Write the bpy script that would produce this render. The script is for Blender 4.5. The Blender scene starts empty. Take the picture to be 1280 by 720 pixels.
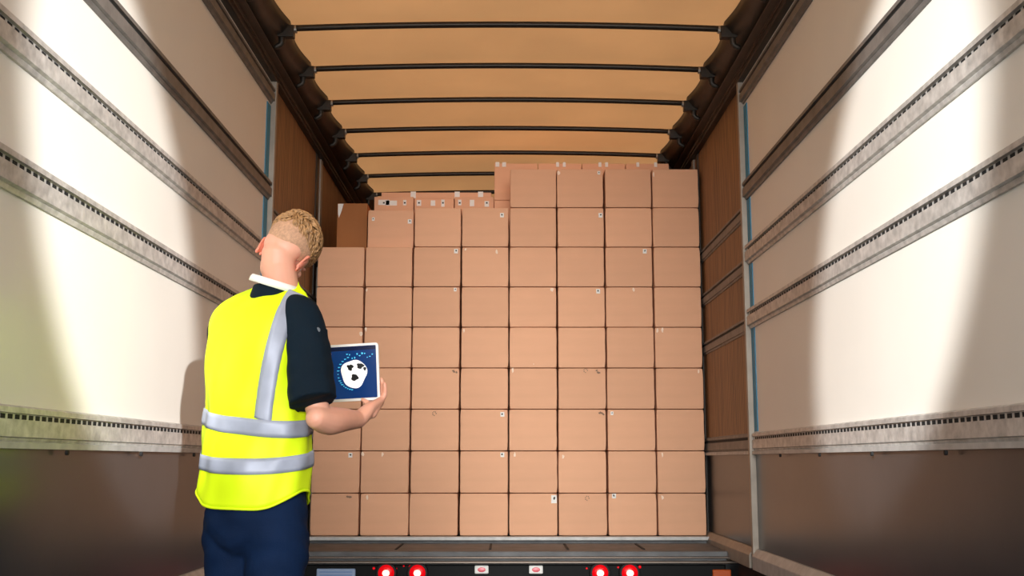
import bpy, bmesh, math, random
from mathutils import Vector, Matrix
random.seed(7)
S = bpy.context.scene
COL = S.collection
W = 1.235            # half width inside the cargo body
# ------------------------------------------------------------------ camera
F = 1370.0
PITCH = math.atan(215 / 1370); YAW = math.radians(-0.25)
CAM = Vector((0, 0, 1.03))
cd = bpy.data.cameras.new('camera'); cam = bpy.data.objects.new('camera', cd); COL.objects.link(cam)
cam.location = CAM; cam.rotation_euler = (math.pi / 2 + PITCH, 0, YAW)
cd.sensor_width = 36; cd.lens = 36 * F / 1280; cd.clip_start = .05; cd.clip_end = 200
S.camera = cam
_fw = Vector((-math.sin(YAW) * math.cos(PITCH), math.cos(YAW) * math.cos(PITCH), math.sin(PITCH)))
_rt = Vector((math.cos(YAW), math.sin(YAW), 0)); _up = _rt.cross(_fw)

def P(x, y, Y):                      # point seen at pixel x,y standing at depth Y
    r = _fw * F + _rt * (x - 640) - _up * (y - 360)
    return CAM + r * (Y / r.y)

def px(p):
    d = p - CAM; z = d.dot(_fw)
    return 640 + F * d.dot(_rt) / z, 360 - F * d.dot(_up) / z

# ------------------------------------------------------------------ materials
def lin(c):
    return tuple((v / 255 / 12.92) if v / 255 <= .04045 else ((v / 255 + .055) / 1.055) ** 2.4 for v in c)

def mat(name, rgb, rough=.6, metal=0, emit=None, est=0, noise=0, nscale=8, bump=0, bscale=60, rnd=0, coat=0, stretch=None, spec=None, trans=0, sss=0):
    m = bpy.data.materials.new(name); m.use_nodes = True
    nt = m.node_tree; N = nt.nodes; L = nt.links; b = N['Principled BSDF']
    c = lin(rgb)
    b.inputs['Base Color'].default_value = (*c, 1); b.inputs['Roughness'].default_value = rough
    b.inputs['Metallic'].default_value = metal; b.inputs['Coat Weight'].default_value = coat
    if spec is not None: b.inputs['Specular IOR Level'].default_value = spec
    if sss:
        b.inputs['Subsurface Weight'].default_value = sss
        b.inputs['Subsurface Radius'].default_value = (.01, .004, .002); b.inputs['Subsurface Scale'].default_value = 1
    if emit: b.inputs['Emission Color'].default_value = (*lin(emit), 1); b.inputs['Emission Strength'].default_value = est
    tc = N.new('ShaderNodeTexCoord'); mp = N.new('ShaderNodeMapping'); L.new(tc.outputs['Object'], mp.inputs[0])
    if stretch: mp.inputs['Scale'].default_value = stretch
    sock = None
    if noise:
        n = N.new('ShaderNodeTexNoise'); n.inputs['Scale'].default_value = nscale; n.inputs['Detail'].default_value = 5
        L.new(mp.outputs[0], n.inputs['Vector'])
        mx = N.new('ShaderNodeMix'); mx.data_type = 'RGBA'
        mr = N.new('ShaderNodeMapRange'); mr.inputs[1].default_value = .3; mr.inputs[2].default_value = .7
        L.new(n.outputs[0], mr.inputs[0]); L.new(mr.outputs[0], mx.inputs[0])
        mx.inputs[6].default_value = (*[v * (1 - noise) for v in c], 1); mx.inputs[7].default_value = (*[min(1, v * (1 + noise)) for v in c], 1)
        sock = mx.outputs[2]
    if rnd:
        oi = N.new('ShaderNodeObjectInfo'); mr = N.new('ShaderNodeMapRange'); mr.inputs[3].default_value = 1 - rnd; mr.inputs[4].default_value = 1 + rnd
        L.new(oi.outputs['Random'], mr.inputs[0])
        hs = N.new('ShaderNodeHueSaturation'); L.new(mr.outputs[0], hs.inputs['Value'])
        if sock: L.new(sock, hs.inputs['Color'])
        else: hs.inputs['Color'].default_value = (*c, 1)
        sock = hs.outputs[0]
    if sock: L.new(sock, b.inputs['Base Color'])
    if bump:
        n = N.new('ShaderNodeTexNoise'); n.inputs['Scale'].default_value = bscale; n.inputs['Detail'].default_value = 4
        L.new(mp.outputs[0], n.inputs['Vector'])
        bp = N.new('ShaderNodeBump'); bp.inputs['Strength'].default_value = bump; bp.inputs['Distance'].default_value = .01
        L.new(n.outputs[0], bp.inputs['Height']); L.new(bp.outputs[0], b.inputs['Normal'])
    if trans:
        out = N['Material Output']; t = N.new('ShaderNodeBsdfTranslucent'); t.inputs[0].default_value = (*c, 1)
        if sock: L.new(sock, t.inputs[0])
        ms = N.new('ShaderNodeMixShader'); ms.inputs[0].default_value = trans
        L.new(b.outputs[0], ms.inputs[1]); L.new(t.outputs[0], ms.inputs[2]); L.new(ms.outputs[0], out.inputs[0])
    return m

M = {}
M['panel'] = mat('white_panel', (226, 222, 213), .42, noise=.03, nscale=1.5, bump=.03, bscale=5, coat=.1)
M['kick'] = mat('kick_panel_metal', (60, 63, 66), .28, .35, noise=.12, nscale=3, bump=.05, bscale=4)
M['rail'] = mat('rail_aluminium', (116, 112, 108), .5, .4, noise=.2, nscale=14, bump=.08, bscale=90)
M['galv'] = mat('galvanised_rail', (186, 183, 178), .45, .35, noise=.25, nscale=30, bump=.12, bscale=70)
M['slot'] = mat('slot_dark', (12, 11, 10), .8)
M['post'] = mat('post_metal', (150, 140, 128), .5, .4, noise=.12, nscale=12)
M['bar'] = mat('bare_aluminium_trim', (176, 175, 172), .5, .25, noise=.15, nscale=20)
M['blue'] = mat('blue_edge_film', (18, 122, 158), .5)
M['wood'] = None
M['roof'] = mat('roof_sheet', (238, 206, 168), .8, noise=.04, nscale=2, trans=.55)
M['beam'] = mat('dark_beam_metal', (52, 46, 40), .45, .5, noise=.2, nscale=12)
M['bow'] = mat('dark_bow_steel', (50, 44, 38), .4, .6)
M['zinc'] = mat('zinc_fitting', (165, 162, 156), .35, .8)
M['card'] = mat('cardboard', (228, 176, 141), .82, noise=.035, nscale=3, rnd=.05, bump=.04, bscale=200, stretch=(1, 1, 6), spec=.2)
M['card_in'] = mat('brown_board_shaded_card', (165, 108, 66), .85, noise=.05, nscale=4, spec=.2)  # brown of the bulkhead; on the set-back box it paints in shade
M['tear'] = mat('torn_paper', (248, 224, 202), .9)
M['label'] = mat('label_paper', (238, 236, 230), .6)
M['ink'] = mat('label_ink', (58, 52, 50), .7)
M['smudge'] = mat('grey_smudge', (140, 112, 92), .9)
M['asphalt'] = mat('dark_ground', (58, 56, 54), .8, noise=.3, nscale=6, bump=.2, bscale=80)
M['deck'] = mat('deck_plate', (98, 99, 100), .6, .1, noise=.25, nscale=9)
M['black'] = mat('black_metal', (8, 8, 8), .55, spec=.15)
M['strip'] = mat('steel_strip', (96, 86, 78), .35, .8)
M['redlens'] = mat('red_lens', (170, 4, 12), .25, emit=(255, 6, 22), est=.6)
M['core'] = mat('lamp_core', (255, 200, 190), .3, emit=(255, 150, 130), est=4)
M['rubber'] = mat('black_rubber', (12, 12, 12), .7)
M['plate'] = mat('pale_blue_plate', (150, 172, 205), .4)
M['amber'] = mat('amber_reflector', (190, 80, 20), .3)
M['pink'] = mat('pink_reflector', (235, 110, 120), .3)
M['skin'] = mat('skin', (226, 164, 138), .5, noise=.06, nscale=12, sss=.15, bump=.04, bscale=120)
M['ear'] = mat('ear_skin', (226, 138, 114), .5, sss=.3)
M['stubble'] = mat('short_hair_fade', (184, 142, 112), .75, noise=.2, nscale=150, bump=.25, bscale=400)
M['hair'] = mat('blond_hair', (158, 118, 76), .5, noise=.45, nscale=90)
M['navy'] = mat('navy_knit', (4, 22, 34), .85, spec=.2, bump=.15, bscale=300, noise=.15, nscale=10)
M['jeans'] = mat('navy_trousers', (3, 26, 56), .85, spec=.2, bump=.15, bscale=260, noise=.22, nscale=7)
M['collar'] = mat('white_collar_cloth', (240, 238, 232), .8)
M['vest'] = mat('hi_vis_yellow', (222, 250, 0), .65, noise=.03, nscale=5, bump=.06, bscale=300)
M['reflect'] = mat('reflective_tape', (160, 166, 182), .5, .1, noise=.12, nscale=14)
M['greytrim'] = mat('grey_vest_trim', (92, 98, 104), .7)
M['boot'] = mat('boot_leather', (26, 22, 20), .5)
M['tabw'] = mat('tablet_white', (232, 228, 222), .3)
M['screen'] = mat('tablet_screen', (2, 26, 66), .2, emit=(2, 62, 128), est=.5)
M['scrdark'] = mat('tablet_screen_dark', (6, 14, 40), .2, emit=(8, 22, 62), est=.5)
M['icon'] = mat('screen_white', (235, 235, 235), .3, emit=(240, 235, 235), est=.45)
M['icond'] = mat('screen_black', (10, 10, 12), .3)
M['cyan'] = mat('screen_cyan', (60, 170, 210), .3, emit=(60, 180, 220), est=.5)
M['eye'] = mat('eye_white', (235, 235, 230), .2)
M['lip'] = mat('lip', (190, 110, 100), .5)

def wood():
    m = bpy.data.materials.new('plywood_wall'); m.use_nodes = True
    nt = m.node_tree; N = nt.nodes; L = nt.links; b = N['Principled BSDF']; b.inputs['Roughness'].default_value = .55
    tc = N.new('ShaderNodeTexCoord'); mp = N.new('ShaderNodeMapping'); mp.inputs['Scale'].default_value = (1, 4.5, .45)
    n = N.new('ShaderNodeTexNoise'); n.inputs['Scale'].default_value = 3.2; n.inputs['Detail'].default_value = 8; n.inputs['Distortion'].default_value = 1.8
    w = N.new('ShaderNodeTexWave'); w.inputs['Scale'].default_value = 2.5; w.inputs['Distortion'].default_value = 9; w.inputs['Detail'].default_value = 4; w.bands_direction = 'Y'
    L.new(tc.outputs['Object'], mp.inputs[0]); L.new(mp.outputs[0], n.inputs['Vector']); L.new(mp.outputs[0], w.inputs['Vector'])
    mm = N.new('ShaderNodeMix'); mm.data_type = 'FLOAT'; mm.inputs[0].default_value = .35
    L.new(n.outputs[0], mm.inputs[2]); L.new(w.outputs['Fac'], mm.inputs[3])
    cr = N.new('ShaderNodeValToRGB'); cr.color_ramp.elements[0].position = .25; cr.color_ramp.elements[0].color = (*lin((84, 57, 34)), 1)
    cr.color_ramp.elements[1].position = .75; cr.color_ramp.elements[1].color = (*lin((160, 116, 74)), 1)
    L.new(mm.outputs[0], cr.inputs[0]); L.new(cr.outputs[0], b.inputs['Base Color'])
    return m
M['wood'] = wood()

# ------------------------------------------------------------------ object helpers
def link(name, bm, m, parent=None, smooth=False, bevel=0, mats=None):
    me = bpy.data.meshes.new(name)
    bmesh.ops.recalc_face_normals(bm, faces=bm.faces)
    bm.to_mesh(me); bm.free()
    for k in (mats or [m]): me.materials.append(k)
    o = bpy.data.objects.new(name, me); COL.objects.link(o)
    if parent: o.parent = parent; o.matrix_parent_inverse = parent.matrix_world.inverted()
    if smooth:
        for p in me.polygons: p.use_smooth = True
    if bevel:
        md = o.modifiers.new('bevel', 'BEVEL'); md.width = bevel; md.segments = 2; md.limit_method = 'ANGLE'
    return o

def tag(o, label, cat, group=None):
    o['label'] = label; o['category'] = cat
    if group: o['group'] = group
    return o

def struct(o, label=None):
    o['kind'] = 'structure'
    if label: o['label'] = label
    return o

def empty(name, loc, label, cat, group=None):
    o = bpy.data.objects.new(name, None); COL.objects.link(o); o.location = loc; o.empty_display_size = .1
    o.matrix_world = Matrix.Translation(Vector(loc))
    return tag(o, label, cat, group)

def box(bm, a, b, mi=0):
    vs = [bm.verts.new((x, y, z)) for x in (a[0], b[0]) for y in (a[1], b[1]) for z in (a[2], b[2])]
    fs = [(0, 1, 3, 2), (4, 6, 7, 5), (0, 4, 5, 1), (2, 3, 7, 6), (0, 2, 6, 4), (1, 5, 7, 3)]
    for f in fs:
        fc = bm.faces.new([vs[i] for i in f]); fc.material_index = mi

def prism(bm, prof, y0, y1, side=1, mi=0):
    """profile of (x, z) points swept along Y; side mirrors x"""
    A = [bm.verts.new((side * x, y0, z)) for x, z in prof]; B = [bm.verts.new((side * x, y1, z)) for x, z in prof]
    n = len(prof)
    for i in range(n):
        bm.faces.new((A[i], A[(i + 1) % n], B[(i + 1) % n], B[i])).material_index = mi
    bm.faces.new(A).material_index = mi; bm.faces.new(B[::-1]).material_index = mi

def cr(p0, p1, p2, p3, t):
    return .5 * ((2 * p1) + (p2 - p0) * t + (2 * p0 - 5 * p1 + 4 * p2 - p3) * t * t + (3 * p1 - p0 - 3 * p2 + p3) * t ** 3)

def tube(bm, pts, rad, seg=12, flat=1.0, ref=None, sub=4, caps=True, mi=0):
    """round or flattened tube through pts with a radius per point, rounded ends"""
    pts = [Vector(p) for p in pts]; n = len(pts)
    C = []; R = []; Fl = flat if isinstance(flat, (list, tuple)) else [flat] * n; FF = []
    if n == 2 or sub <= 1:
        for p, r, f_ in zip(pts, rad, Fl): C.append(p); R.append(r); FF.append(f_)
    else:
        for i in range(n - 1):
            a = pts[max(0, i - 1)]; d = pts[min(n - 1, i + 2)]
            ra = rad[max(0, i - 1)]; rd = rad[min(n - 1, i + 2)]
            for k in range(sub):
                t = k / sub
                C.append(cr(a, pts[i], pts[i + 1], d, t)); R.append(cr(ra, rad[i], rad[i + 1], rd, t)); FF.append(Fl[i] * (1 - t) + Fl[i + 1] * t)
        C.append(pts[-1]); R.append(rad[-1]); FF.append(Fl[-1])
    if caps:
        d0 = (C[0] - C[1]).normalized(); d1 = (C[-1] - C[-2]).normalized()
        pre = []; post = []
        for a in (80, 55, 30):
            a = math.radians(a)
            pre.append((C[0] + d0 * R[0] * FF[0] * math.sin(a), R[0] * math.cos(a), FF[0])); post.insert(0, (C[-1] + d1 * R[-1] * FF[-1] * math.sin(a), R[-1] * math.cos(a), FF[-1]))
        C = [p[0] for p in pre] + C + [p[0] for p in post]; R = [p[1] for p in pre] + R + [p[1] for p in post]; FF = [p[2] for p in pre] + FF + [p[2] for p in post]
    rings = []; u = None
    for i in range(len(C)):
        t = (C[min(i + 1, len(C) - 1)] - C[max(i - 1, 0)]).normalized()
        if u is None:
            u = Vector(ref) if ref else (Vector((0, 0, 1)) if abs(t.z) < .9 else Vector((1, 0, 0)))
        u = (u - t * u.dot(t)).normalized(); v = t.cross(u)
        rings.append([bm.verts.new(C[i] + u * R[i] * math.cos(2 * math.pi * k / seg) + v * R[i] * FF[i] * math.sin(2 * math.pi * k / seg)) for k in range(seg)])
    for A, B in zip(rings, rings[1:]):
        for k in range(seg):
            bm.faces.new((A[k], A[(k + 1) % seg], B[(k + 1) % seg], B[k])).material_index = mi
    bm.faces.new(rings[0][::-1]).material_index = mi; bm.faces.new(rings[-1]).material_index = mi

def ellipsoid(bm, c, ax, ay, az, seg=20):
    """ellipsoid with the three half axes as vectors"""
    r = bmesh.ops.create_icosphere(bm, subdivisions=3, radius=1)
    for v in r['verts']:
        q = v.co.copy(); v.co = Vector(c) + Vector(ax) * q.x + Vector(ay) * q.y + Vector(az) * q.z

def cyl(bm, a, b, r, seg=14, mi=0):
    tube(bm, [a, b], [r, r], seg, caps=False, sub=1, mi=mi)

# ------------------------------------------------------------------ the setting
YN, YP, YF = .9, 5.5, 8.95        # near end, dividing post, front bulkhead
for s, sn in ((-1, 'left'), (1, 'right')):
    bm = bmesh.new(); box(bm, (s * W, YN, 1.11), (s * (W + .05), YP + .02, 3.14)); struct(link('wall_' + sn, bm, M['panel']), 'white smooth side wall panels, %s side' % sn)
    bm = bmesh.new(); box(bm, (s * W, YP + .02, 1.11), (s * (W + .05), YF, 3.14)); struct(link('wall_' + sn, bm, M['wood']), 'brown plywood side wall deeper inside, %s side' % sn)
    bm = bmesh.new(); box(bm, (s * W, YN, .55), (s * (W + .05), YF, 1.11)); struct(link('wall_' + sn, bm, M['kick']), 'grey metal kick panel low on the %s wall' % sn)
    bm = bmesh.new(); box(bm, (s * (W + .01), YN, 0), (s * (W + .06), YF, .55)); struct(link('wall_' + sn, bm, M['black']), 'black skirt under the %s wall' % sn)
    # upright dividing post, its far twin and the strips of blue film
    bm = bmesh.new(); prism(bm, [(W + .001, 0), (W - .03, 0), (W - .03, 1), (W + .001, 1)], 0, 1, s); bm.free()
    for n_, (y0, y1, d, mt) in enumerate(((YP, YP + .035, .03, 'post'), (YP + .035, YP + .07, .016, 'beam'), (7.0, 7.07, .012, 'post'), (6.86, 6.93, .008, 'beam'))):
        bm = bmesh.new(); box(bm, (s * (W - d), y0, .56), (s * (W + .002), y1, 3.02)); struct(link('trim_1', bm, M[mt], bevel=.003), 'upright wall post')
    for (z0, z1) in ((2.45, 2.85), (2.12, 2.35), (1.79, 2.01), (1.17, 1.685)):
        bm = bmesh.new(); box(bm, (s * (W - .004), YP - .075 if s > 0 else YP - .085, z0), (s * (W + .002), YP - .005, z1)); struct(link('trim_2', bm, M['blue']), 'strip of blue film beside the wall post')
    # top side beam that carries the roof
    bm = bmesh.new()
    prism(bm, [(W + .02, 2.985), (W - .035, 2.985), (W - .035, 3.03), (W - .075, 3.04), (W - .075, 3.075), (W - .12, 3.08), (W - .12, 3.10), (W + .02, 3.16)], YN, YF, s)
    struct(link('trim_3', bm, M['beam'], bevel=.004), 'dark top side beam')
    bm = bmesh.new(); prism(bm, [(W + .001, 3.0), (W - .045, 3.0), (W - .045, 3.007), (W + .001, 3.007)], YN, YF, s); struct(link('trim_3', bm, M['strip']), 'thin metal edge under the dark top beam')

# lashing rails: things screwed onto the wall
def rail(s, z0, z1, y0, y1, m, d=.024, style='slot', label='', cat='rail', grp=None, name='lashing_rail'):
    bm = bmesh.new(); h = z1 - z0
    zt = z1 - h * .22; zs = z1 - h * .39      # slotted groove between zt and zs
    prof = [(W + .001, z0), (W - d * .35, z0), (W - d * .5, z0 + h * .10), (W - d * .5, z0 + h * .13), (W - d, z0 + h * .16), (W - d, zs), (W - d * .55, zs - .001), (W - d * .55, zt), (W - d, zt + .001), (W - d, z1 - h * .06), (W - d * .35, z1), (W + .001, z1)]
    prism(bm, prof, y0, y1, s, 0)
    if style == 'slot':
        st = .04; n = int((y1 - y0) / st)
        for i in range(n):
            y = y0 + st * (i + .25)
            box(bm, (s * (W - d * .60), y, zs + .002), (s * (W - d * .5), y + st * .62, zt - .002), 1)
    else:
        box(bm, (s * (W - d * .62), y0, zs + .001), (s * (W - d * .5), y1, zt - .001), 1)
    o = link(name, bm, None, mats=[m, M['slot']])
    tag(o, label, cat, grp); return o
side_name = {-1: 'left', 1: 'right'}
for s in (-1, 1):
    sn = side_name[s]; g = 'lashing rails along the white walls'
    rail(s, 2.865, 2.945, YN, YP, M['rail'], style='line', label='dark plain lashing rail topmost on the %s white wall, just under the roof beam' % sn, grp=g)
    rail(s, 2.352, 2.447, YN, YP, M['rail'], style='line', label='dark lashing rail second from the top on the %s white wall' % sn, grp=g)
    rail(s, 2.015, 2.115, YN, YP, M['galv'], label='slotted lashing rail third from the top on the %s white wall' % sn, grp=g)
    rail(s, 1.685, 1.787, YN, YP, M['galv'], label='slotted galvanised lashing rail across the middle of the %s white wall' % sn, grp=g)
    rail(s, 1.072, 1.165, YN, YP, M['bar'] if 0 else M['galv'], d=.018, label='slotted metal rail between %s white wall and dark kick panel' % sn, grp=g)
    g = 'lashing rails on the plywood walls'
    for z, wd in ((2.30, 'highest'), (2.02, 'middle'), (1.715, 'lowest')):
        rail(s, z - .04, z + .04, YP + .08, YF, M['rail'], d=.012, style='line', label='%s narrow metal rail across the brown plywood wall on the %s' % (wd, sn), grp=g)
    rail(s, 1.072, 1.165, YP + .08, YF, M['rail'], d=.012, style='line', label='metal rail between plywood and grey kick panel on the %s' % sn, grp=g)
    for y0, y1, w_ in ((YN, YP, 'near'), (YP + .07, YF, 'far')):
        bm = bmesh.new(); prism(bm, [(W + .002, 1.058), (W - .02, 1.058), (W - .02, 1.074), (W + .002, 1.076)], y0, y1, s)
        struct(link('trim_4', bm, M['bar']), 'pale lip over the kick panel')
        bm = bmesh.new(); prism(bm, [(W + .002, .50), (W - .035, .50), (W - .035, .565), (W - .012, .60), (W + .002, .60)], y0, y1, s)
        struct(link('baseboard_' + sn, bm, M['bar'] if w_ == 'near' else M['post'], bevel=.003), 'aluminium bottom rail of the %s wall, %s section' % (sn, w_))
    # rivets on the lip
    bm = bmesh.new()
    for y in [1.2 + .62 * i for i in range(7)]:
        cyl(bm, (s * (W - .018), y, 1.050), (s * (W - .026), y, 1.050), .007, 8)
    struct(link('trim_5', bm, M['slot']), 'dark screws under the lip')

# ceiling, gently arched
def arch(x): return 3.160 - .018 * (x / 1.1) ** 2
bm = bmesh.new(); nx, ny = 16, 40; g = {}
for i in range(nx + 1):
    for j in range(ny + 1):
        x = -1.2 + 2.4 * i / nx; y = YN + (YF - YN) * j / ny
        g[i, j] = bm.verts.new((x, y, arch(x)))
for i in range(nx):
    for j in range(ny): bm.faces.new((g[i, j], g[i + 1, j], g[i + 1, j + 1], g[i, j + 1]))
o = link('ceiling', bm, M['roof'], smooth=True); struct(o, 'tan translucent sliding roof sheet')
md = o.modifiers.new('solid', 'SOLIDIFY'); md.thickness = .006; md.offset = 1
bm = bmesh.new(); box(bm, (-W - .05, YF, .5), (W + .05, YF + .05, 3.2)); struct(link('wall_front', bm, M['card_in']), 'brown front bulkhead')
bm = bmesh.new(); box(bm, (-15, -15, -.1), (15, 14, 0)); struct(link('floor', bm, M['asphalt']), 'dark ground')

# roof bows with their end brackets; scalloped edge of the folded roof sheet between them
BY = [5.075 + .562 * k for k in range(-4, 7)]
ordn = ['first', 'second', 'third', 'fourth', 'fifth', 'sixth', 'farthest']
for k, y in enumerate(BY):
    lab = 'dark round roof bow under the tan roof, %s' % (ordn[k - 4] + ' from the camera' if k >= 4 and k < 10 else ('farthest from the camera, just over the boxes' if k == 10 else 'overhead near the open end, above the picture'))
    r = empty('roof_bow', (0, y, 3.1), lab, 'roof bow', 'roof bows')
    bm = bmesh.new(); pts = [Vector((x, y, 3.125 - .022 * (x / 1.07) ** 2)) for x in [-1.06 + 2.12 * i / 10 for i in range(11)]]
    tube(bm, pts, [.0155] * 11, 12, sub=2); link('bow_tube', bm, M['bow'], r, smooth=True)
    for s in (-1, 1):
        bm = bmesh.new()
        box(bm, (s * 1.035, y - .022, 3.055), (s * 1.115, y + .022, 3.115))
        tube(bm, [(s * 1.10, y, 3.09), (s * 1.095, y, 3.03), (s * 1.12, y, 3.01)], [.018, .016, .014], 10, sub=3)
        b_ = link('bracket', bm, M['beam'], r, bevel=.004)
        bm = bmesh.new(); cyl(bm, (s * 1.045, y, 3.098), (s * 1.025, y, 3.10), .019)
        bb = link('roller', bm, M['zinc'], b_)
for s in (-1, 1):
    bm = bmesh.new(); rows = []
    n = int((YF - YN) / .04)
    for i in range(n + 1):
        y = YN + (YF - YN) * i / n; ph = ((y - BY[0]) / .562) % 1
        sc = .028 * math.sin(math.pi * ph)
        x = 1.06 + sc
        rows.append([bm.verts.new((s * xx, y, zz)) for xx, zz in ((x, arch(1.06) - .004), (x + .005, 3.11), (x + .03, 3.08 - sc * .4), (1.17, 3.045))])
    for A, B in zip(rows, rows[1:]):
        for q in range(3): bm.faces.new((A[q], A[q + 1], B[q + 1], B[q]))
    o = link('trim_6', bm, M['beam'], smooth=True); struct(o, 'scalloped dark edge of the folded roof sheet')
    md = o.modifiers.new('solid', 'SOLIDIFY'); md.thickness = .006

# ------------------------------------------------------------------ cargo deck and truck tail
bm = bmesh.new(); box(bm, (-W, 6.74, .50), (W, YF, .566)); struct(link('floor', bm, M['deck']), 'cargo deck under the boxes')
bm = bmesh.new(); box(bm, (-1.205, 6.69, .555), (1.215, 6.742, .578)); struct(link('trim_7', bm, M['bar'], bevel=.004), 'pale aluminium sill at the edge of the deck')
bm = bmesh.new(); box(bm, (-1.2, 6.10, .47), (1.2, 6.69, .54)); struct(link('floor', bm, M['deck'], bevel=.006), 'grey metal tail step below the boxes')
for x in (-.62, .33, -.1, .75):
    bm = bmesh.new(); box(bm, (x, 6.2, .541), (x + .012, 6.6, .546)); struct(link('trim_8', bm, M['slot']), 'dark seam in the tail step')
tail = empty('rear_bumper', (0, 6.2, 0), 'black rear bumper beam with red tail lamps below the boxes', 'bumper')
bm = bmesh.new(); box(bm, (-1.19, 6.12, .02), (1.19, 6.5, .469)); link('bumper_body', bm, M['black'], tail, bevel=.008)
bm = bmesh.new()
box(bm, (-1.2, 6.075, .502), (1.23, 6.098, .514)); box(bm, (-1.2, 6.06, .478), (1.25, 6.098, .492)); link('metal_strip', bm, M['strip'], tail, bevel=.003)
bm = bmesh.new(); tube(bm, [(1.2, 6.09, .50), (1.26, 6.07, .497), (1.30, 6.04, .48)], [.012, .012, .010], 8); link('end_hook', bm, M['strip'], tail, smooth=True)
for pxx in (483, 522, 750, 787):
    c = P(pxx, 716, 6.09)
    bm = bmesh.new(); cyl(bm, c + Vector((0, .03, 0)), c + Vector((0, -.012, 0)), .056, 28)
    lamp = link('tail_lamp', bm, M['rubber'], tail, bevel=.004); lamp['label'] = 'round red lit tail lamp'
    bm = bmesh.new(); ellipsoid(bm, c + Vector((0, -.012, 0)), (.044, 0, 0), (0, .018, 0), (0, 0, .044)); link('lens', bm, M['redlens'], lamp, smooth=True)
    bm = bmesh.new(); ellipsoid(bm, c + Vector((0, -.026, 0)), (.020, 0, 0), (0, .012, 0), (0, 0, .018)); link('bulb', bm, M['core'], lamp, smooth=True)
for x0 in (-.72, .44):
    for i in range(8):
        bm = bmesh.new(); x = x0 + .04 * i + random.uniform(-.01, .01); z = .452 + random.uniform(-.006, .012); r_ = random.uniform(.004, .009)
        ellipsoid(bm, (x, 6.118, z), (r_, 0, 0), (0, .006, 0), (0, 0, r_))
        q = link('reflector_bead', bm, M['redlens'], tail, smooth=True); q['label'] = 'small red reflector bead above the lamps'
for pxx in (602, 670):
    c = P(pxx, 712, 6.115); bm = bmesh.new(); box(bm, c + Vector((-.038, -.008, -.022)), c + Vector((.038, .01, .022)), 0)
    q = link('marker_plate', bm, M['label'], tail, bevel=.006); bm = bmesh.new(); ellipsoid(bm, c + Vector((0, -.009, 0)), (.022, 0, 0), (0, .003, 0), (0, 0, .013)); link('pink_reflector', bm, M['pink'], q)
c = P(420, 722, 6.10); bm = bmesh.new(); box(bm, c + Vector((-.105, -.01, -.05)), c + Vector((.105, .01, .048))); q = link('number_plate', bm, M['plate'], tail, bevel=.006); q['label'] = 'pale blue plate'
bm = bmesh.new(); box(bm, c + Vector((-.088, -.0125, .026)), c + Vector((.088, -.0095, .034))); box(bm, c + Vector((-.088, -.0125, -.03)), c + Vector((.088, -.0095, .018))); link('plate_print', bm, mat('plate_inner', (118, 148, 196), .4), q)
c = P(902, 716, 6.12); bm = bmesh.new(); box(bm, c + Vector((-.05, -.012, -.03)), c + Vector((.05, .01, .018))); q = link('side_reflector', bm, M['amber'], tail, bevel=.005); q['label'] = 'dim orange reflector at the right end'

# ------------------------------------------------------------------ cardboard boxes
BW, BH, BD = .3012, .2540, .38
Z0 = .5785; X0 = -1.197; YB = 6.77
def box_mesh(w, d, h, seed):
    rr = random.Random(seed)
    bm = bmesh.new(); bmesh.ops.create_cube(bm, size=1)
    for v in bm.verts: v.co = Vector((v.co.x * w, (v.co.y + .5) * d, (v.co.z + .5) * h))
    bmesh.ops.subdivide_edges(bm, edges=bm.edges[:], cuts=7, use_grid_fill=True)
    for v in bm.verts:                        # the carton faces bulge softly, the corners are slightly crushed
        u = v.co.x / w * 2; t = v.co.z / h * 2 - 1
        if v.co.y < 1e-5: v.co.y -= .0035 * (1 - u * u) * (1 - t * t)
        if abs(u) > .99 and abs(t) > .99 and v.co.y < .001: v.co += Vector((-math.copysign(rr.uniform(0, .004), u), rr.uniform(0, .003), -math.copysign(rr.uniform(0, .002), t)))
        if abs(u) > .99: v.co.x += rr.uniform(-.0008, .0008)
    for e in bm.edges:
        pass
    me = bpy.data.meshes.new('cardboard_box'); bmesh.ops.recalc_face_normals(bm, faces=bm.faces); bm.to_mesh(me); bm.free()
    me.materials.append(M['card'])
    return me
protos = []
for k in range(4):
    o = bpy.data.objects.new('cardboard_box', box_mesh(BW - .0095, BD, BH - .004, k))
    md = o.modifiers.new('bevel', 'BEVEL'); md.width = .0045; md.segments = 2; md.limit_method = 'ANGLE'; md.angle_limit = math.radians(50)
    protos.append(o)

marks = [  # pixel x, y, kind
    (511, 274, 'label'), (465, 271, 'small'), (627.5, 269, 'label'), (570, 314, 'label'), (582, 311, 'tear'), (621, 315, 'tear'), (569, 362, 'small'), (458, 363, 'tear'),
    (748.5, 216, 'small'), (697.5, 216, 'tear'), (817, 218, 'tear'), (750.6, 269, 'label'), (806, 314, 'label'), (690, 362, 'tear'), (747.7, 364, 'label'), (792, 360, 'tear'),
    (451, 417, 'tear'), (457, 412, 'tear'), (580, 413, 'tear'), (568, 465, 'smudge'), (543, 517, 'ring'), (628, 518, 'label'), (828, 413, 'tear'), (821.5, 413, 'tear'), (667, 455, 'dot'),
    (641, 463, 'tear'), (732, 462, 'ring'), (748, 465, 'smudge'), (873, 464, 'tear'), (752, 516.6, 'smudge'), (765, 516.6, 'small'), (438, 569, 'label'), (452.5, 567.5, 'tear'), (478, 568, 'tear'),
    (628, 568.5, 'label'), (643.5, 568.5, 'tear'), (704, 571, 'tear'), (828, 568.5, 'tear'), (436, 623, 'smudge'), (459, 621.6, 'tear'), (692.5, 624, 'big'), (734, 622.7, 'ring'), (767.5, 620, 'label'), (828, 621.6, 'tear')]
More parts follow.
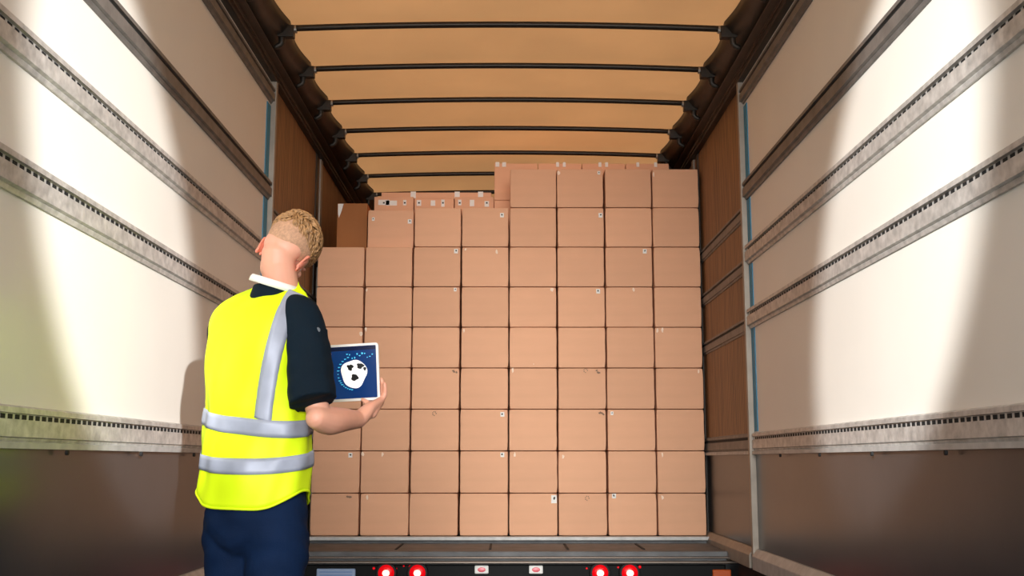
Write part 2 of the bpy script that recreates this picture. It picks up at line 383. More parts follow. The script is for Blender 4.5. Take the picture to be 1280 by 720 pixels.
def add_mark(o, x, z, y, kind):
    rr = random.Random(int(x * 1000) + int(z * 777))
    bm = bmesh.new(); sz = {'label': (.024, .028), 'small': (.017, .022), 'big': (.033, .048), 'tear': (.019, .034), 'dot': (.008, .010)}.get(kind, (.02, .02))
    def sheet(bm, cx, cz, w, h, dy, n=10, rough=.0):
        vs = []; vb = []
        for i in range(n):
            a = 2 * math.pi * (i + .5) / n; ca, sa = math.cos(a), math.sin(a); m_ = max(abs(ca), abs(sa)) if rough < .2 else 1
            q = 1 + rr.uniform(-rough, rough)
            p = Vector((cx + ca / m_ * w / 2 * q, y - dy, cz + sa / m_ * h / 2 * q)); vs.append(bm.verts.new(p)); vb.append(bm.verts.new(p + Vector((0, dy + .001, 0))))
        bm.faces.new(vs); bm.faces.new(vb[::-1])
        for i in range(n): bm.faces.new((vs[i], vb[i], vb[(i + 1) % n], vs[(i + 1) % n]))
    if kind in ('label', 'small', 'big'):
        sheet(bm, x, z, *sz, .0012, 12, .04); q = link('sticker', bm, M['label'], o)
        bm = bmesh.new(); sheet(bm, x + rr.uniform(-.002, .003), z + sz[1] * .1, sz[0] * .42, sz[1] * .42, .002, 9, .3); link('print_mark', bm, M['ink'], q)
    elif kind in ('tear', 'dot'):
        sheet(bm, x, z, sz[0] * rr.uniform(.5, 1), sz[1] * rr.uniform(.6, 1.1), .0008, 9, .35); link('torn_tape', bm, M['tear'], o)
    elif kind == 'smudge':
        for i in range(4): sheet(bm, x + rr.uniform(-.012, .012), z + rr.uniform(-.010, .010), .014, .012, .0008 + .0001 * i, 8, .4)
        link('ink_stamp', bm, M['smudge'], o)
    else:
        for i in range(6):
            a = i * math.pi / 3.4; sheet(bm, x + math.cos(a) * .011, z + math.sin(a) * .012, .007, .007, .0008, 6, .3)
        link('ink_stamp', bm, M['smudge'], o)
kindtext = {'label': 'a white sticker with dark print', 'small': 'a small white sticker', 'big': 'a large white rectangular sticker', 'tear': 'a pale scrap of torn tape', 'smudge': 'a grey ink smudge', 'ring': 'a faint ring stamp', 'dot': 'a pale speck at its edge'}
rown = ['bottom row', 'second row up', 'third row up', 'fourth row up', 'fifth row up', 'sixth row up', 'seventh row up', 'eighth row up', 'top row']
coln = ['leftmost', 'second from left', 'third from left', 'fourth from left', 'fifth from left', 'third from right', 'second from right', 'rightmost']
heights = [7, 8, 8, 8, 9, 9, 9, 9]
mk = [(P(a, b, YB), k) for a, b, k in marks]
first = set()
for c in range(8):
    for r in range(heights[c]):
        if c == 1 and r == 7: dy = .07
        else: dy = random.uniform(0, .007)
        k = random.randrange(4)
        o = protos[k].copy() if k in first else protos[k]
        first.add(k)
        COL.objects.link(o)
        xc = X0 + BW * (c + .5) + random.uniform(-.0016, .0016) + .0006 * r
        if c == 5 and r == 8: xc -= .004
        o.location = (xc, YB + dy, Z0 + BH * r)
        o.rotation_euler = (0, 0, random.uniform(-.004, .004))
        o.matrix_world = Matrix.Translation(o.location) @ Matrix.Rotation(o.rotation_euler.z, 4, 'Z')
        mine = []
        for p, kd in mk:
            if abs(p.x - xc) < BW / 2 and Z0 + BH * r < p.z < Z0 + BH * (r + 1):
                mx_ = min(max(p.x, xc - BW / 2 + .014), xc + BW / 2 - .014); mz_ = min(p.z, Z0 + BH * (r + 1) - .018)
                add_mark(o, mx_, mz_, YB + dy - .0032, kd); mine.append(kd)
        t = rown[r] + ', ' + coln[c]
        lab = 'cardboard box, ' + t + (', with ' + kindtext[mine[0]] if mine else ', with a plain unmarked face')
        tag(o, lab, 'box', 'cardboard boxes stacked in the front wall of boxes')

def odd_box(x0, x1, y0, d, z0, z1, label, mats='card', rz=0):
    bm = bmesh.new(); box(bm, (x0, y0, z0), (x1, y0 + d, z1)); o = link('cardboard_box', bm, M[mats], bevel=.004)
    tag(o, label, 'box', 'cardboard boxes in the layer behind'); return o
o = odd_box(-1.10, -.905, 6.93, .3, 2.358, 2.672, 'cardboard box with painted-in shade standing back above the two leftmost columns, white torn corner', 'card_in')  # ordinary carton; its shade is put into the colour by a darker brown
bm = bmesh.new()
vs = [(-1.096, 2.668), (-1.060, 2.668), (-1.072, 2.62), (-1.088, 2.575), (-1.094, 2.60)]
A = [bm.verts.new((x, 6.9285, z)) for x, z in vs]; B = [bm.verts.new((x, 6.931, z)) for x, z in vs]
bm.faces.new(A); bm.faces.new(B[::-1])
for i in range(5): bm.faces.new((A[i], B[i], B[(i + 1) % 5], A[(i + 1) % 5]))
link('torn_tape', bm, M['label'], o)
wrd = ['left', 'middle', 'right']
for i in range(3):
    x0 = -.90 + .272 * i
    o = odd_box(x0, x0 + .266, 7.235, .36, 2.537, 2.790 - .012 * (i == 1), 'cardboard box showing only its top edge behind the second-to-top row, %s one of three' % wrd[i])
    for q in range(3):
        bm = bmesh.new(); cx = x0 + .05 + .08 * q + random.uniform(-.02, .02); hh = random.uniform(.02, .034); ww = random.choice([.022, .03, .075])
        box(bm, (cx - ww / 2, 7.2315, 2.755 - hh), (cx + ww / 2, 7.236, 2.758 + random.uniform(0, .012))); link('sticker', bm, M['label'], o)
        if q != 1:
            bm = bmesh.new(); box(bm, (cx - .006, 7.230, 2.742), (cx + .006, 7.232, 2.752)); link('print_mark', bm, M['ink'], o)
wrd = ['far left', 'second', 'third', 'far right']
for i in range(4):
    x0 = -.087 + .296 * i
    o = odd_box(x0, x0 + .29, 7.18, .36, 2.755, 3.008, 'cardboard box behind the top row, only its upper edge showing, %s of four' % wrd[i])
    for q in range(2):
        bm = bmesh.new(); cx = [.02, .13, .12, .26][i] + x0 + .045 * q if i < 3 else x0 + .08 + .12 * q
        ww = .02 if i else .026
        box(bm, (cx - ww / 2, 7.1765, 2.985), (cx + ww / 2, 7.181, 3.016)); link('sticker', bm, M['label'], o)
for xa, wd, n, zt in [(-.90 + .272 * i, .266, 7, 2.536) for i in range(3)] + [(-.087 + .296 * i, .29, 8, 2.754) for i in range(4)]:
    yy = 7.235 if n == 7 else 7.18; hh = (zt - .567) / n
    for q in range(n):
        odd_box(xa, xa + wd, yy, .36, .567 + hh * q, .567 + hh * (q + 1) - .001, 'cardboard box in the second layer, hidden behind the front wall of boxes')
# two long cartons lying on the layer behind, seen over the left rows
for j, (xa, xb, z, y) in enumerate(((-.86, -.11, 2.7915, 7.30),)):
    o = odd_box(xa, xb, y, .22, z, z + .045, 'flat long brown carton lying on the boxes behind the left rows')
    for cx in (-.66, -.36, -.2):
        bm = bmesh.new(); box(bm, (cx, y - .003, z + .004), (cx + .035, y + .001, z + .05)); link('sticker', bm, M['label'], o)

# ------------------------------------------------------------------ the worker
A25 = math.radians(25)
R_ = Vector((math.cos(A25), -math.sin(A25), 0)); F_ = Vector((math.sin(A25), math.cos(A25), 0)); U_ = Vector((0, 0, 1))
BC = Vector((-.777, 3.42, 0))
man = empty('person', (BC.x, BC.y, 0), 'man seen from behind in yellow hi-vis vest and navy clothes, holding a tablet', 'person')
def T(x, y, z): return BC + R_ * x + F_ * y + U_ * z

# z, rx, ry, shift along image x
prof = [(.84, .168, .125, .006), (.90, .172, .128, .006), (.98, .174, .128, .005), (1.06, .172, .124, .005), (1.14, .170, .120, .005), (1.22, .168, .120, .003), (1.32, .168, .124, .0), (1.40, .168, .124, 0), (1.455, .170, .118, -.004), (1.495, .162, .108, -.004), (1.525, .146, .096, .002), (1.548, .124, .084, .012), (1.562, .102, .076, .022), (1.572, .086, .070, .030), (1.592, .070, .062, .040)]
def vprof(z):
    z = max(prof[0][0], min(prof[-1][0], z))
    for i in range(len(prof) - 1):
        if prof[i][0] <= z <= prof[i + 1][0]: break
    a = prof[max(0, i - 1)]; b = prof[i]; c = prof[i + 1]; d = prof[min(len(prof) - 1, i + 2)]
    t = (z - b[0]) / (c[0] - b[0])
    return tuple(cr(a[k], b[k], c[k], d[k], t) for k in (1, 2, 3))
def vsurf(th, z, off=0.0, wr=1.0):
    rx, ry, sh = vprof(z)
    c, s = math.cos(th), math.sin(th)
    e = .86                                     # slightly squarish section
    cx = math.copysign(abs(c) ** e, c); sy = math.copysign(abs(s) ** e, s)
    w = wr * (.0042 * math.sin(5 * th + 9 * z) + .0022 * math.sin(11 * th - 23 * z + 1.3) + .0030 * math.sin(31 * z + 3 * th) * (1 if z < 1.2 else .25))
    w += wr * .004 * math.exp(-((th + 1.45) / .12) ** 2) * (1 if z > 1.2 else .2) * -1
    lean = .0 if z < 1.3 else .06 * ((z - 1.3) / .27) ** 2     # upper back rounds forward
    return BC + Vector((sh, 0, 0)) + R_ * cx * (rx + off + w) + F_ * (sy * (ry + off + w) + lean) + U_ * z

def mesh_remesh(bm, vox, sm, iters):
    me = bpy.data.meshes.new('tmp'); bmesh.ops.recalc_face_normals(bm, faces=bm.faces); bm.to_mesh(me); bm.free()
    o = bpy.data.objects.new('tmp', me); COL.objects.link(o)
    md = o.modifiers.new('r', 'REMESH'); md.mode = 'VOXEL'; md.voxel_size = vox
    md = o.modifiers.new('s', 'SMOOTH'); md.factor = sm; md.iterations = iters
    bpy.context.view_layer.update()
    dg = bpy.context.evaluated_depsgraph_get(); m2 = bpy.data.meshes.new_from_object(o.evaluated_get(dg))
    bpy.data.objects.remove(o); bpy.data.meshes.remove(me)
    for p in m2.polygons: p.use_smooth = True
    return m2
def add_mesh(name, me, m, parent):
    me.materials.clear(); me.materials.append(m); me.name = name
    o = bpy.data.objects.new(name, me); COL.objects.link(o); o.parent = parent; o.matrix_parent_inverse = parent.matrix_world.inverted(); return o

# joints
shR = T(.150, .01, 1.468); elR = P(397, 524, 3.31); wrR = P(447, 525, 3.515)
shL = T(-.163, .035, 1.442); elL = T(-.15, .13, 1.165); wrL = P(399, 462, 3.66)
HC = P(359, 313, 3.44)                       # head centre
yw, pt, rl = math.radians(13), math.radians(34), math.radians(25)
Rm = Matrix.Rotation(rl, 3, 'Y') @ Matrix.Rotation(-yw, 3, 'Z') @ Matrix.Rotation(-pt, 3, 'X')
hr, hf, hu = Rm @ Vector((1, 0, 0)), Rm @ Vector((0, 1, 0)), Rm @ Vector((0, 0, 1))
def H(x, y, z): return HC + hr * x + hf * y + hu * z
neckb = Vector((BC.x + .052, 3.43, 1.52))

# tablet frame
tc_ = P(443, 465.5, 3.60)
tax = Vector((math.cos(math.radians(8)), -math.sin(math.radians(8)), .045)).normalized()
tn = Vector((.0, -1, 0)); tay = (Vector((-.035, -.04, 1)) - tax * Vector((-.035, -.04, 1)).dot(tax)).normalized(); tan_ = tay.cross(tax).normalized()
if tan_.y > 0: tan_ = -tan_
TW, TH = .168, .188
def TB(x, y, n): return tc_ + tax * x + tay * y + tan_ * n   # n toward the viewer

# --- body: one continuous skin surface
bm = bmesh.new()
tube(bm, [T(0, 0, .86), T(0, 0, .95), T(0, 0, 1.1), T(0, 0, 1.3), T(0, .01, 1.42), T(.01, .02, 1.47)], [.135, .14, .13, .14, .135, .10], 24, flat=.62, ref=R_, sub=4)
tube(bm, [shR - R_ * .08, shR, (shR + elR) / 2, elR + Vector((-.002, .02, .02))], [.05, .050, .044, .036], 16)
tube(bm, [elR + Vector((0, -.0, .004)), elR * .72 + wrR * .28 + Vector((0, 0, -.004)), elR * .35 + wrR * .65, wrR], [.037, .044, .037, .028], 16)
tube(bm, [shL + R_ * .08 - F_ * .02, shL, (shL + elL) / 2, elL], [.05, .048, .044, .038], 16)
tube(bm, [elL, elL * .7 + wrL * .3, elL * .35 + wrL * .65, wrL], [.04, .042, .034, .026], 16)
for s in (-1, 1):
    tube(bm, [T(.010 + s * .070, 0, .92), T(.014 + s * .078, .0, .75), T(s * .095, .01, .50), T(s * .10, 0, .40), T(s * .10, -.015, .28), T(s * .10, -.01, .10)], [.078, .076, .056, .052, .050, .036], 16)
    tube(bm, [T(s * .10, -.03, .06), T(s * .105, .06, .045), T(s * .112, .15, .032)], [.036, .036, .028], 12)
# neck and head
tube(bm, [neckb + Vector((0, -.01, -.03)), neckb + Vector((.012, .0, .03)), H(0, -.022, -.045), H(0, -.005, .02)], [.062, .055, .052, .045], 20)
ellipsoid(bm, H(0, -.008, .028), hr * .0755, hf * .094, hu * .086)
ellipsoid(bm, H(0, .028, -.035), hr * .060, hf * .066, hu * .078)
ellipsoid(bm, H(0, .068, -.085), hr * .030, hf * .024, hu * .024)     # chin
ellipsoid(bm, H(0, -.030, -.012), hr * .066, hf * .052, hu * .060)    # occiput
tube(bm, [H(0, .088, .015), H(0, .104, -.012), H(0, .108, -.026)], [.007, .010, .013], 10)  # nose
for s in (-1, 1):
    ellipsoid(bm, H(s * .028, .084, .024), hr * .022, hf * .010, hu * .008)   # brow
    ellipsoid(bm, H(s * .040, .066, -.018), hr * .020, hf * .016, hu * .016)  # cheek
ellipsoid(bm, H(0, .089, -.052), hr * .022, hf * .008, hu * .007); ellipsoid(bm, H(0, .087, -.063), hr * .018, hf * .008, hu * .006)
# right hand: wrist, palm, fingers behind the tablet, thumb in front of its lower edge
kn = [TB(.045, -.113, -.012), TB(.066, -.108, -.014), TB(.084, -.098, -.012), TB(.095, -.084, -.006)]
pm = P(461, 513, 3.56)
tube(bm, [wrR, wrR * .4 + pm * .6, pm, (kn[1] + kn[2]) / 2 + Vector((0, 0, -.004))], [.028, .034, .038, .033], 14, flat=[1, .75, .55, .45], ref=(.6, -.1, .7))
tube(bm, [pm + Vector((.01, 0, -.01)), kn[3] + Vector((-.012, 0, -.012))], [.018, .014], 10)
tips = [[TB(.050, -.085, -.020), TB(.050, -.060, -.020), TB(.047, -.042, -.018)], [TB(.072, -.080, -.022), TB(.071, -.050, -.021), TB(.066, -.030, -.019)],
        [TB(.088, -.075, -.018), TB(.090, -.046, -.016), TB(.087, -.026, -.013)], [TB(.099, -.070, -.006), TB(.1005, -.056, -.002), TB(.100, -.042, .000)]]
for a, t_ in zip(kn, tips): tube(bm, [a + Vector((-.008, 0, -.006))] + [a] + t_, [.010, .0098, .0090, .0080, .0066], 10)
tube(bm, [pm + Vector((-.012, -.006, .006)), TB(.052, -.112, .014), TB(.040, -.099, .016), TB(.028, -.091, .013)], [.013, .0115, .0095, .0075], 10)
# left hand on the tablet's left edge
pl_ = TB(-.118, -.01, -.02)
tube(bm, [wrL, wrL * .5 + pl_ * .5, pl_], [.026, .032, .034], 14, flat=[1, .7, .5], ref=(0, -.3, 1))
for q in range(4):
    y0 = .032 - .021 * q
    tube(bm, [pl_ + tay * (y0 * .9) , TB(-.098, y0 + .006, -.018), TB(-.080, y0 + .008, -.017), TB(-.060, y0 + .008, -.016)], [.0100, .0095, .0088, .0068], 10)
tube(bm, [pl_ + tay * .02 + tan_ * .01, TB(-.104, .040, .010), TB(-.090, .056, .013), TB(-.078, .064, .0125)], [.013, .0115, .0098, .0078], 10)
body = add_mesh('body', mesh_remesh(bm, .0042, .5, 4), M['skin'], man)

# ears
for s in (-1, 1):
    bm = bmesh.new(); base = H(s * (.074 if s > 0 else .069), -.002, -.030)
    out = (hr * s * .72 - hf * .55).normalized(); fw_ = out.cross(hu).normalized()
    n_ = 14; pts = []
    for i in range(n_):
        a = -2.1 + 4.5 * i / (n_ - 1)
        pts.append(base + hu * (.031 * math.cos(a - .15) - .002) + out * (.006 + .008 * math.sin(a + .9)) - hf * (.012 * math.sin(a) * .9))
    tube(bm, pts, [.0045 + .001 * math.sin(i) for i in range(n_)], 8, sub=2)
    ellipsoid(bm, base + out * .006, out * .009, hf * .011, hu * .026)
    ellipsoid(bm, base + out * .007 - hu * .026, out * .006, hf * .006, hu * .009)
    add_mesh('ear', mesh_remesh(bm, .0018, .5, 3), M['ear'], man)
    bm = bmesh.new(); ellipsoid(bm, H(s * .029, .074, .008), hr * .012, hf * .012, hu * .012)
    link('eye', bm, M['eye'], man, smooth=True)
    bm = bmesh.new(); ellipsoid(bm, H(s * .029, .0855, .008), hr * .005, hf * .002, hu * .005); link('iris', bm, M['icond'], man.children[-1] if 0 else man, smooth=True)

# hair: close cropped sides, longer combed top
import mathutils
bm = bmesh.new(); r = bmesh.ops.create_icosphere(bm, subdivisions=5, radius=1)
for v in r['verts']:
    q = v.co
    v.co = H(q.x * .0775, -.008 + q.y * .0965, .028 + q.z * .0885)
kill = []
for v in bm.verts:
    d = v.co - HC; f_ = d.dot(hf); u_ = d.dot(hu); x_ = abs(d.dot(hr))
    lim = -.052 if f_ < -.03 else -.052 + (f_ + .03) * .9
    lim += .006 * math.sin(d.dot(hr) * 160)
    if f_ > .02: lim = .02 + (f_ - .02) * .9
    if u_ < lim or u_ > .058: kill.append(v)
bmesh.ops.delete(bm, geom=kill, context='VERTS')
fade = link('cropped_hair', bm, M['stubble'], man, smooth=True); fade['label'] = 'close cropped hair on the back and sides'
bm = bmesh.new(); rr = random.Random(3)
ellipsoid(bm, H(0, -.006, .054), hr * .0775, hf * .0985, hu * .068)
top_me = mesh_remesh(bm, .005, .5, 2)
bm = bmesh.new(); bm.from_mesh(top_me)
bmesh.ops.delete(bm, geom=[v for v in bm.verts if (v.co - HC).dot(hu) < .022 - .02 * math.sin((v.co - HC).dot(hr) * 30)], context='VERTS')
for i in range(1700):
    a = rr.uniform(0, 2 * math.pi); e = rr.uniform(-.55, 1.5)
    d = Vector((math.cos(a) * math.cos(e), math.sin(a) * math.cos(e), math.sin(e)))
    p0 = H(d.x * .0775, -.006 + d.y * .0985, .054 + d.z * .068)
    nrm = (hr * d.x + hf * d.y + hu * d.z).normalized()
    sw = (hf * .75 + hr * .55 + Vector((rr.uniform(-.2, .2), rr.uniform(-.2, .2), rr.uniform(-.2, .2))) - nrm * .15).normalized()
    if e < .25 and d.y < 0: sw = (-hu * .5 + hf * .3 + hr * .4 * (1 if d.x > 0 else -1)).normalized()
    sw = (sw - nrm * sw.dot(nrm)).normalized(); ln = rr.uniform(.014, .028)
    p1 = p0 + nrm * .005 + sw * ln * .4; p2 = p0 + nrm * .005 + sw * ln * .8 ; p3 = p0 + nrm * .002 + sw * ln * 1.1
    tube(bm, [p0 - nrm * .002, p1, p2, p3], [.0026, .0032, .0024, .0008], 5, sub=2, caps=False)
h_ = link('hair', bm, M['hair'], man, smooth=True); h_['label'] = 'longer dark blond hair combed to the right on top'

# shirt: torso under the vest plus short sleeves
bm = bmesh.new()
NS = 48
def loft(bm, rings, close_ends=True):
    R2 = [[bm.verts.new(p) for p in ring] for ring in rings]
    for A, B in zip(R2, R2[1:]):
        for k in range(len(A)): bm.faces.new((A[k], A[(k + 1) % len(A)], B[(k + 1) % len(A)], B[k]))
    if close_ends: bm.faces.new(R2[0][::-1]); bm.faces.new(R2[-1])
zs = [.93 + (1.568 - .93) * i / 30 for i in range(31)]
loft(bm, [[vsurf(2 * math.pi * k / NS, z, -.010, 0) for k in range(NS)] for z in zs])
sd = (elR - shR).normalized()
hemR = P(391, 503, 3.285)
tube(bm, [shR + Vector((-.055, .03, .018)), shR + Vector((-.008, .006, .0)), shR * .62 + hemR * .38 + Vector((.006, 0, 0)), hemR + (shR - hemR) * .12, hemR], [.052, .066, .068, .071, .0725], 26, sub=5, caps=False)
hemL = shL * .35 + elL * .65
tube(bm, [shL + R_ * .05 + U_ * .01, shL, shL * .5 + hemL * .5, hemL], [.05, .058, .060, .062], 26, sub=5, caps=False)
ellipsoid(bm, shR + Vector((-.004, .006, .004)), R_ * .062, F_ * .064, U_ * .060)
ellipsoid(bm, shL + Vector((.006, .004, .004)), R_ * .055, F_ * .058, U_ * .056)
nk0 = neckb + Vector((-.004, -.008, .045))
tube(bm, [neckb + Vector((-.014, -.006, -.025)), neckb + Vector((-.006, -.006, .050))], [.084, .069], 26, sub=1, caps=False)
me = mesh_remesh(bm, .0055, .5, 5)
for v in me.vertices:                        # soft folds on the sleeve
    d = v.co - shR; t = d.dot(sd)
    if .06 < t < .30 and d.length < .34 and (v.co.x > BC.x + .10):
        v.co += v.normal * (.0014 * math.sin(t * 90 + v.co.x * 40) + .0015 * math.sin(v.co.y * 120 + t * 30))
shirt = add_mesh('polo_shirt', me, M['navy'], man)
bm = bmesh.new(); sax = (hemR - shR).normalized()
u1 = sax.cross(U_ if abs(sax.z) < .9 else Vector((0, 1, 0))).normalized(); v1 = sax.cross(u1)
def ring(c, ax, r, n=40, fl=1, ref=None):
    u = (Vector(ref) - ax * Vector(ref).dot(ax)).normalized(); v = ax.cross(u)
    return [c + u * r * math.cos(2 * math.pi * k / n) + v * r * fl * math.sin(2 * math.pi * k / n) for k in range(n)]
# collar: white folded band, tilted with the neck
cax = ((H(0, -.03, -.05)) - (neckb + Vector((0, -.01, -.02)))).normalized(); cax = (cax * .5 + U_ * .5 + Vector((.30, 0, 0))).normalized()
cc = neckb + Vector((-.010, -.006, .060))
bm.free(); bm = bmesh.new()
rgs = [ring(cc + cax * h, cax, r, 48, 1, (1, 0, 0)) for h, r in ((-.010, .070), (-.012, .0805), (.002, .0795), (.010, .0755), (.0115, .0715), (.008, .067), (-.004, .066))]
loft(bm, rgs + [rgs[0]], False)
col_ = link('collar', bm, M['collar'], shirt, smooth=True); col_['label'] = 'white collar edge'
bm = bmesh.new(); bpy.context.view_layer.update(); mi_ = shirt.matrix_world.inverted(); h0, hit_, nn_, _i = shirt.ray_cast(mi_ @ CAM, (mi_ @ P(398, 412, 3.26) - mi_ @ CAM).normalized()); c = shirt.matrix_world @ hit_ if h0 else P(398, 412, 3.28); ellipsoid(bm, c, Vector((.005, .002, .002)), Vector((0, .002, 0)), Vector((-.003, 0, .007))); q = link('sleeve_badge', bm, M['greytrim'], shirt)

# vest
def hemz(t):
    c = math.cos(t)
    return .884 + (.055 * c ** 4 if c > 0 else .085 * abs(c) ** 3)
vest_bm = bmesh.new(); NV = 96
rows = []
for i in range(61):
    v = i / 60; ring_ = []
    for k in range(NV):
        th = 2 * math.pi * k / NV
        hem = hemz(th) + .004 * math.sin(3 * th)
        z = hem + (1.588 - .15 * max(0, math.sin(th + .40)) - hem) * (1 - (1 - v) ** 1.25)
        ring_.append(vsurf(th, z, .004))
    rows.append(ring_)
loft(vest_bm, rows, False)
vest = link('hi_vis_vest', vest_bm, M['vest'], man, smooth=True); vest['label'] = 'bright yellow high visibility vest'
md = vest.modifiers.new('solid', 'SOLIDIFY'); md.thickness = .003; md.offset = -1
def band(zf, w, lab):
    bm = bmesh.new(); rows = []
    for j in range(5):
        rows.append([vsurf(2 * math.pi * k / NV, zf(2 * math.pi * k / NV) + w * (j / 4 - .5), .0062 + (.0012 if 0 < j < 4 else 0)) for k in range(NV)])
    loft(bm, rows, False); o = link('reflective_band', bm, M['reflect'], vest, smooth=True); o['label'] = lab
    md = o.modifiers.new('solid', 'SOLIDIFY'); md.thickness = .0015; md.offset = 1
band(lambda t: 1.150 - .026 * math.cos(t) + .016 * math.sin(t), .050, 'upper silver grey reflective band')
band(lambda t: 1.034 - .008 * math.cos(t) + .022 * math.sin(t), .047, 'lower silver grey reflective band')
def theta_at(pxx, z):
    best = None
    for i in range(400):
        th = -math.pi + math.pi * i / 400 * 1.1 - .15
        e = abs(px(vsurf(th, z, .006))[0] - pxx)
        if best is None or e < best[0]: best = (e, th)
    return best[1]
path = [(1.545, 372), (1.525, 367), (1.50, 362), (1.46, 355), (1.40, 347.5), (1.34, 341), (1.28, 336), (1.22, 332), (1.145, 328)]
bm = bmesh.new(); L_ = []
fine = []
for i in range(len(path) - 1):
    for k in range(6):
        t = k / 6; a = path[max(0, i - 1)]; b = path[i]; c = path[i + 1]; d = path[min(len(path) - 1, i + 2)]
        fine.append((cr(a[0], b[0], c[0], d[0], t), cr(a[1], b[1], c[1], d[1], t)))
fine.append(path[-1])
for z, x in fine:
    row = []
    for j in range(5):
        dx = (j / 4 - .5) * 21
        zz = min(z - dx * .0009 * (1 if z < 1.5 else 1.2), 1.56)
        row.append(bm.verts.new(vsurf(theta_at(x + dx, zz), zz, .0066 + (.001 if 0 < j < 4 else 0))))
    L_.append(row)
for A, B in zip(L_, L_[1:]):
    for k in range(4): bm.faces.new((A[k], A[k + 1], B[k + 1], B[k]))
o = link('reflective_strip', bm, M['reflect'], vest, smooth=True); o['label'] = 'silver strip running up over the right shoulder'
md = o.modifiers.new('solid', 'SOLIDIFY'); md.thickness = .0015; md.offset = 1
# piping round the hem
bm = bmesh.new(); rows = []
pts = rows_ = [vsurf(2 * math.pi * k / NV, hemz(2 * math.pi * k / NV) + .004 * math.sin(6 * math.pi * k / NV), .004) for k in range(NV)]
R2 = []
for k in range(NV):
    c = pts[k]; t = (pts[(k + 1) % NV] - pts[k - 1]).normalized(); o_ = (c - T(0, 0, c.z)).normalized(); u = t.cross(o_).normalized()
    R2.append([bm.verts.new(c + o_ * .0035 * math.cos(a) + u * .004 * math.sin(a)) for a in (0, 1.05, 2.1, 3.14, 4.19, 5.24)])
for k in range(NV):
    A = R2[k]; B = R2[(k + 1) % NV]
    for j in range(6): bm.faces.new((A[j], A[(j + 1) % 6], B[(j + 1) % 6], B[j]))
link('hem_piping', bm, M['vest'], vest, smooth=True)

# trousers and boots
bm = bmesh.new()
tube(bm, [T(.012, 0, .84), T(.008, 0, .92), T(.004, 0, 1.03)], [.166, .161, .155], 32, flat=.735, ref=R_, caps=False)
for s in (-1, 1):
    tube(bm, [T(.010 + s * .070, 0, .90), T(.014 + s * .078, .0, .80), T(.014 + s * .080, .0, .68), T(s * .092, .01, .50), T(s * .098, .0, .30), T(s * .10, 0, .10)], [.096, .097, .088, .076, .070, .068], 24, caps=False, sub=5)
tube(bm, [T(-.06, -.05, .86), T(0, -.05, .82), T(.06, -.05, .86)], [.07, .075, .07], 14)
me = mesh_remesh(bm, .007, .5, 6)
for v in me.vertices:
    d = v.co - BC
    v.co += v.normal * (.003 * math.sin(d.z * 38 + d.x * 25) + .002 * math.sin(d.z * 90 + d.y * 60))
tr = add_mesh('trousers', me, M['jeans'], man)
for s in (-1, 1):
    bm = bmesh.new()
    tube(bm, [T(s * .10, -.01, .05), T(s * .10, -.01, .12), T(s * .10, -.005, .20)], [.056, .052, .054], 18, caps=False)
    tube(bm, [T(s * .10, -.045, .052), T(s * .105, .05, .052), T(s * .112, .15, .045)], [.050, .052, .044], 18, flat=.9)
    me = mesh_remesh(bm, .006, .5, 4)
    for v in me.vertices: v.co.z = max(v.co.z, .012)
    b_ = add_mesh('boot', me, M['boot'], man)
    bm = bmesh.new(); tube(bm, [T(s * .10, -.06, .010), T(s * .105, .05, .010), T(s * .112, .165, .010)], [.046, .050, .044], 20, flat=.2, ref=R_)
    link('sole', bm, M['rubber'], b_, smooth=True)

# ------------------------------------------------------------------ tablet (rests in his hands: a thing of its own)
tab = empty('tablet', TB(0, -TH / 2, 0), 'white-framed tablet with blue screen held in the man\'s hands', 'tablet')
def plate(bm, x0, x1, y0, y1, n0, n1, r, seg=6):
    A = []; B = []
    for cx, cy, a0 in ((x1 - r, y1 - r, 0), (x0 + r, y1 - r, 90), (x0 + r, y0 + r, 180), (x1 - r, y0 + r, 270)):
        for k in range(seg + 1):
            a = math.radians(a0 + 90 * k / seg); x = cx + r * math.cos(a); y = cy + r * math.sin(a)
            A.append(bm.verts.new(TB(x, y, n1))); B.append(bm.verts.new(TB(x, y, n0)))
    bm.faces.new(A); bm.faces.new(B[::-1]); n = len(A)
    for k in range(n): bm.faces.new((A[k], B[k], B[(k + 1) % n], A[(k + 1) % n]))
bm = bmesh.new(); plate(bm, -TW / 2, TW / 2, -TH / 2, TH / 2, -.005, .004, .010); link('tablet_body', bm, M['tabw'], tab, bevel=.0015)
bm = bmesh.new(); plate(bm, -TW / 2 + .008, TW / 2 - .008, -TH / 2 + .009, TH / 2 - .008, .003, .0046, .003); scr = link('screen', bm, M['screen'], tab)
bm = bmesh.new(); plate(bm, -TW / 2 + .009, TW / 2 - .009, TH / 2 - .022, TH / 2 - .009, .0045, .0052, .002); link('screen_header', bm, M['scrdark'], scr)
bm = bmesh.new()
def blob(bm, cx, cy, rx, ry, n0, n1, amp=.0, seg=40, ph=0):
    A = []; B = []
    for k in range(seg):
        a = 2 * math.pi * k / seg; q = 1 + amp * math.sin(3 * a + ph) + amp * .6 * math.sin(5 * a + 1 + ph)
        p = (cx + rx * q * math.cos(a), cy + ry * q * math.sin(a)); A.append(bm.verts.new(TB(*p, n1))); B.append(bm.verts.new(TB(*p, n0)))
    bm.faces.new(A); bm.faces.new(B[::-1])
    for k in range(seg): bm.faces.new((A[k], B[k], B[(k + 1) % seg], A[(k + 1) % seg]))
blob(bm, 0, -.004, .043, .046, .0045, .0055, .06); g_ = link('white_emblem', bm, M['icon'], scr)
bm = bmesh.new()
blob(bm, -.012, .017, .010, .010, .0054, .006, .18); blob(bm, .022, .020, .012, .009, .0054, .006, .15, ph=1); blob(bm, .002, -.017, .012, .011, .0054, .006, .12, ph=2); blob(bm, .037, .010, .005, .006, .0054, .006, .1)
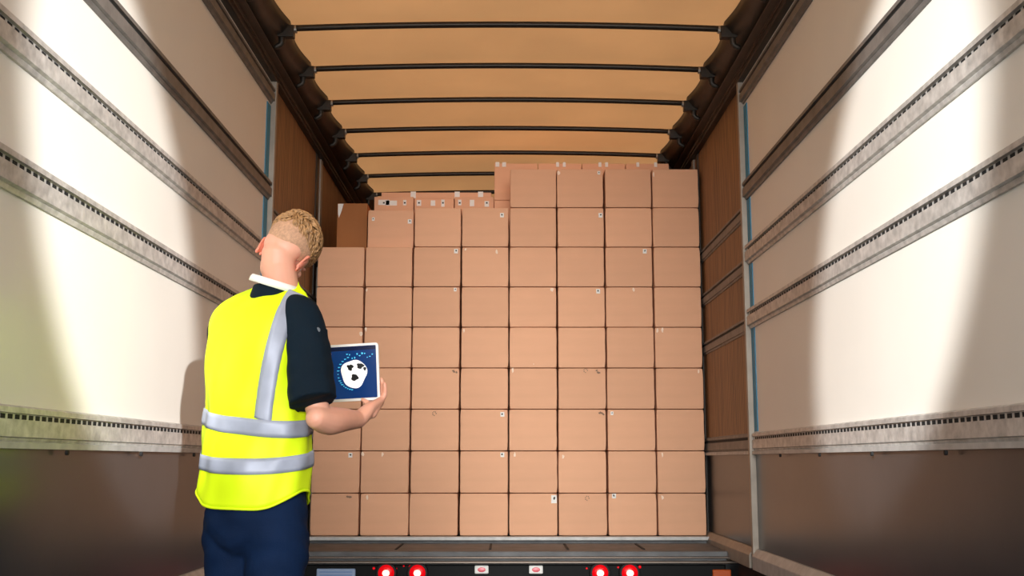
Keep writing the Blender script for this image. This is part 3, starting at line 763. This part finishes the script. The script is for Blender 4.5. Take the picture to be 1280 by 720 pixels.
link('dark_patch', bm, M['icond'], g_)
bm = bmesh.new()
rr = random.Random(5)
for k in range(16):
    a = math.radians(110 + 12 * k) if k < 8 else math.radians(205 + 8 * (k - 8)); r0 = .054
    blob(bm, r0 * math.cos(a), -.002 + r0 * 1.02 * math.sin(a), rr.uniform(.002, .005), .0018, .0045, .0052, .2, 8)
for k in range(12):
    blob(bm, -.03 + .0085 * k, .052 + rr.uniform(-.008, .010), rr.uniform(.0018, .004), rr.uniform(.0015, .0035), .0045, .0052, .2, 8)
link('cyan_dashes', bm, M['cyan'], scr)

# ------------------------------------------------------------------ light
w = bpy.data.worlds.new('world'); S.world = w; w.use_nodes = True
bg = w.node_tree.nodes['Background']; bg.inputs[0].default_value = (.92, .96, 1, 1); bg.inputs[1].default_value = 1.5

def area(loc, rot, sx, sy, power, col, name='daylight'):
    l = bpy.data.lights.new(name, 'AREA'); l.shape = 'RECTANGLE'; l.size = sx; l.size_y = sy; l.energy = power; l.color = col
    o = bpy.data.objects.new(name, l); COL.objects.link(o); o.location = loc; o.rotation_euler = rot; return o
def spot(loc, target, power, angle, blend, col, size=.05, name='low_sunlight', sc=(1, 1, 1)):
    l = bpy.data.lights.new(name, 'SPOT'); l.energy = power; l.spot_size = math.radians(angle); l.spot_blend = blend; l.color = col; l.shadow_soft_size = size
    o = bpy.data.objects.new(name, l); COL.objects.link(o); o.location = loc; o.rotation_euler = (Vector(target) - Vector(loc)).to_track_quat('-Z', 'Y').to_euler(); o.scale = sc; return o
area((0, -1.6, 2.3), (math.radians(83), 0, 0), 3.2, 2.4, 60, (1, 1, 1))
def sun(d, strength, ang, col, name='daylight_from_the_open_end'):
    l = bpy.data.lights.new(name, 'SUN'); l.energy = strength; l.angle = math.radians(ang); l.color = col
    o = bpy.data.objects.new(name, l); COL.objects.link(o); o.location = (0, -6, 4); o.rotation_euler = Vector(d).to_track_quat('-Z', 'Y').to_euler(); return o
sun((0, 1, -.10), 2.8, 28, (1, .99, .97))
for a_, roll in (((-1.9, -4.5, 2.6), -9), ((2.1, -4.5, 2.5), 11)):
    o = spot(a_, (math.copysign(W, -a_[0]), 3.45, 1.75), 9000, 12.5, .28, (1, .995, .985), sc=(.32, 1, 1))
    o.rotation_euler = (o.rotation_euler.to_quaternion() @ Matrix.Rotation(math.radians(roll), 3, 'Z').to_quaternion()).to_euler()

vs = S.view_settings; vs.view_transform = 'Standard'; vs.look = 'None'; vs.gamma = 1; vs.use_curve_mapping = False; vs.exposure = 0
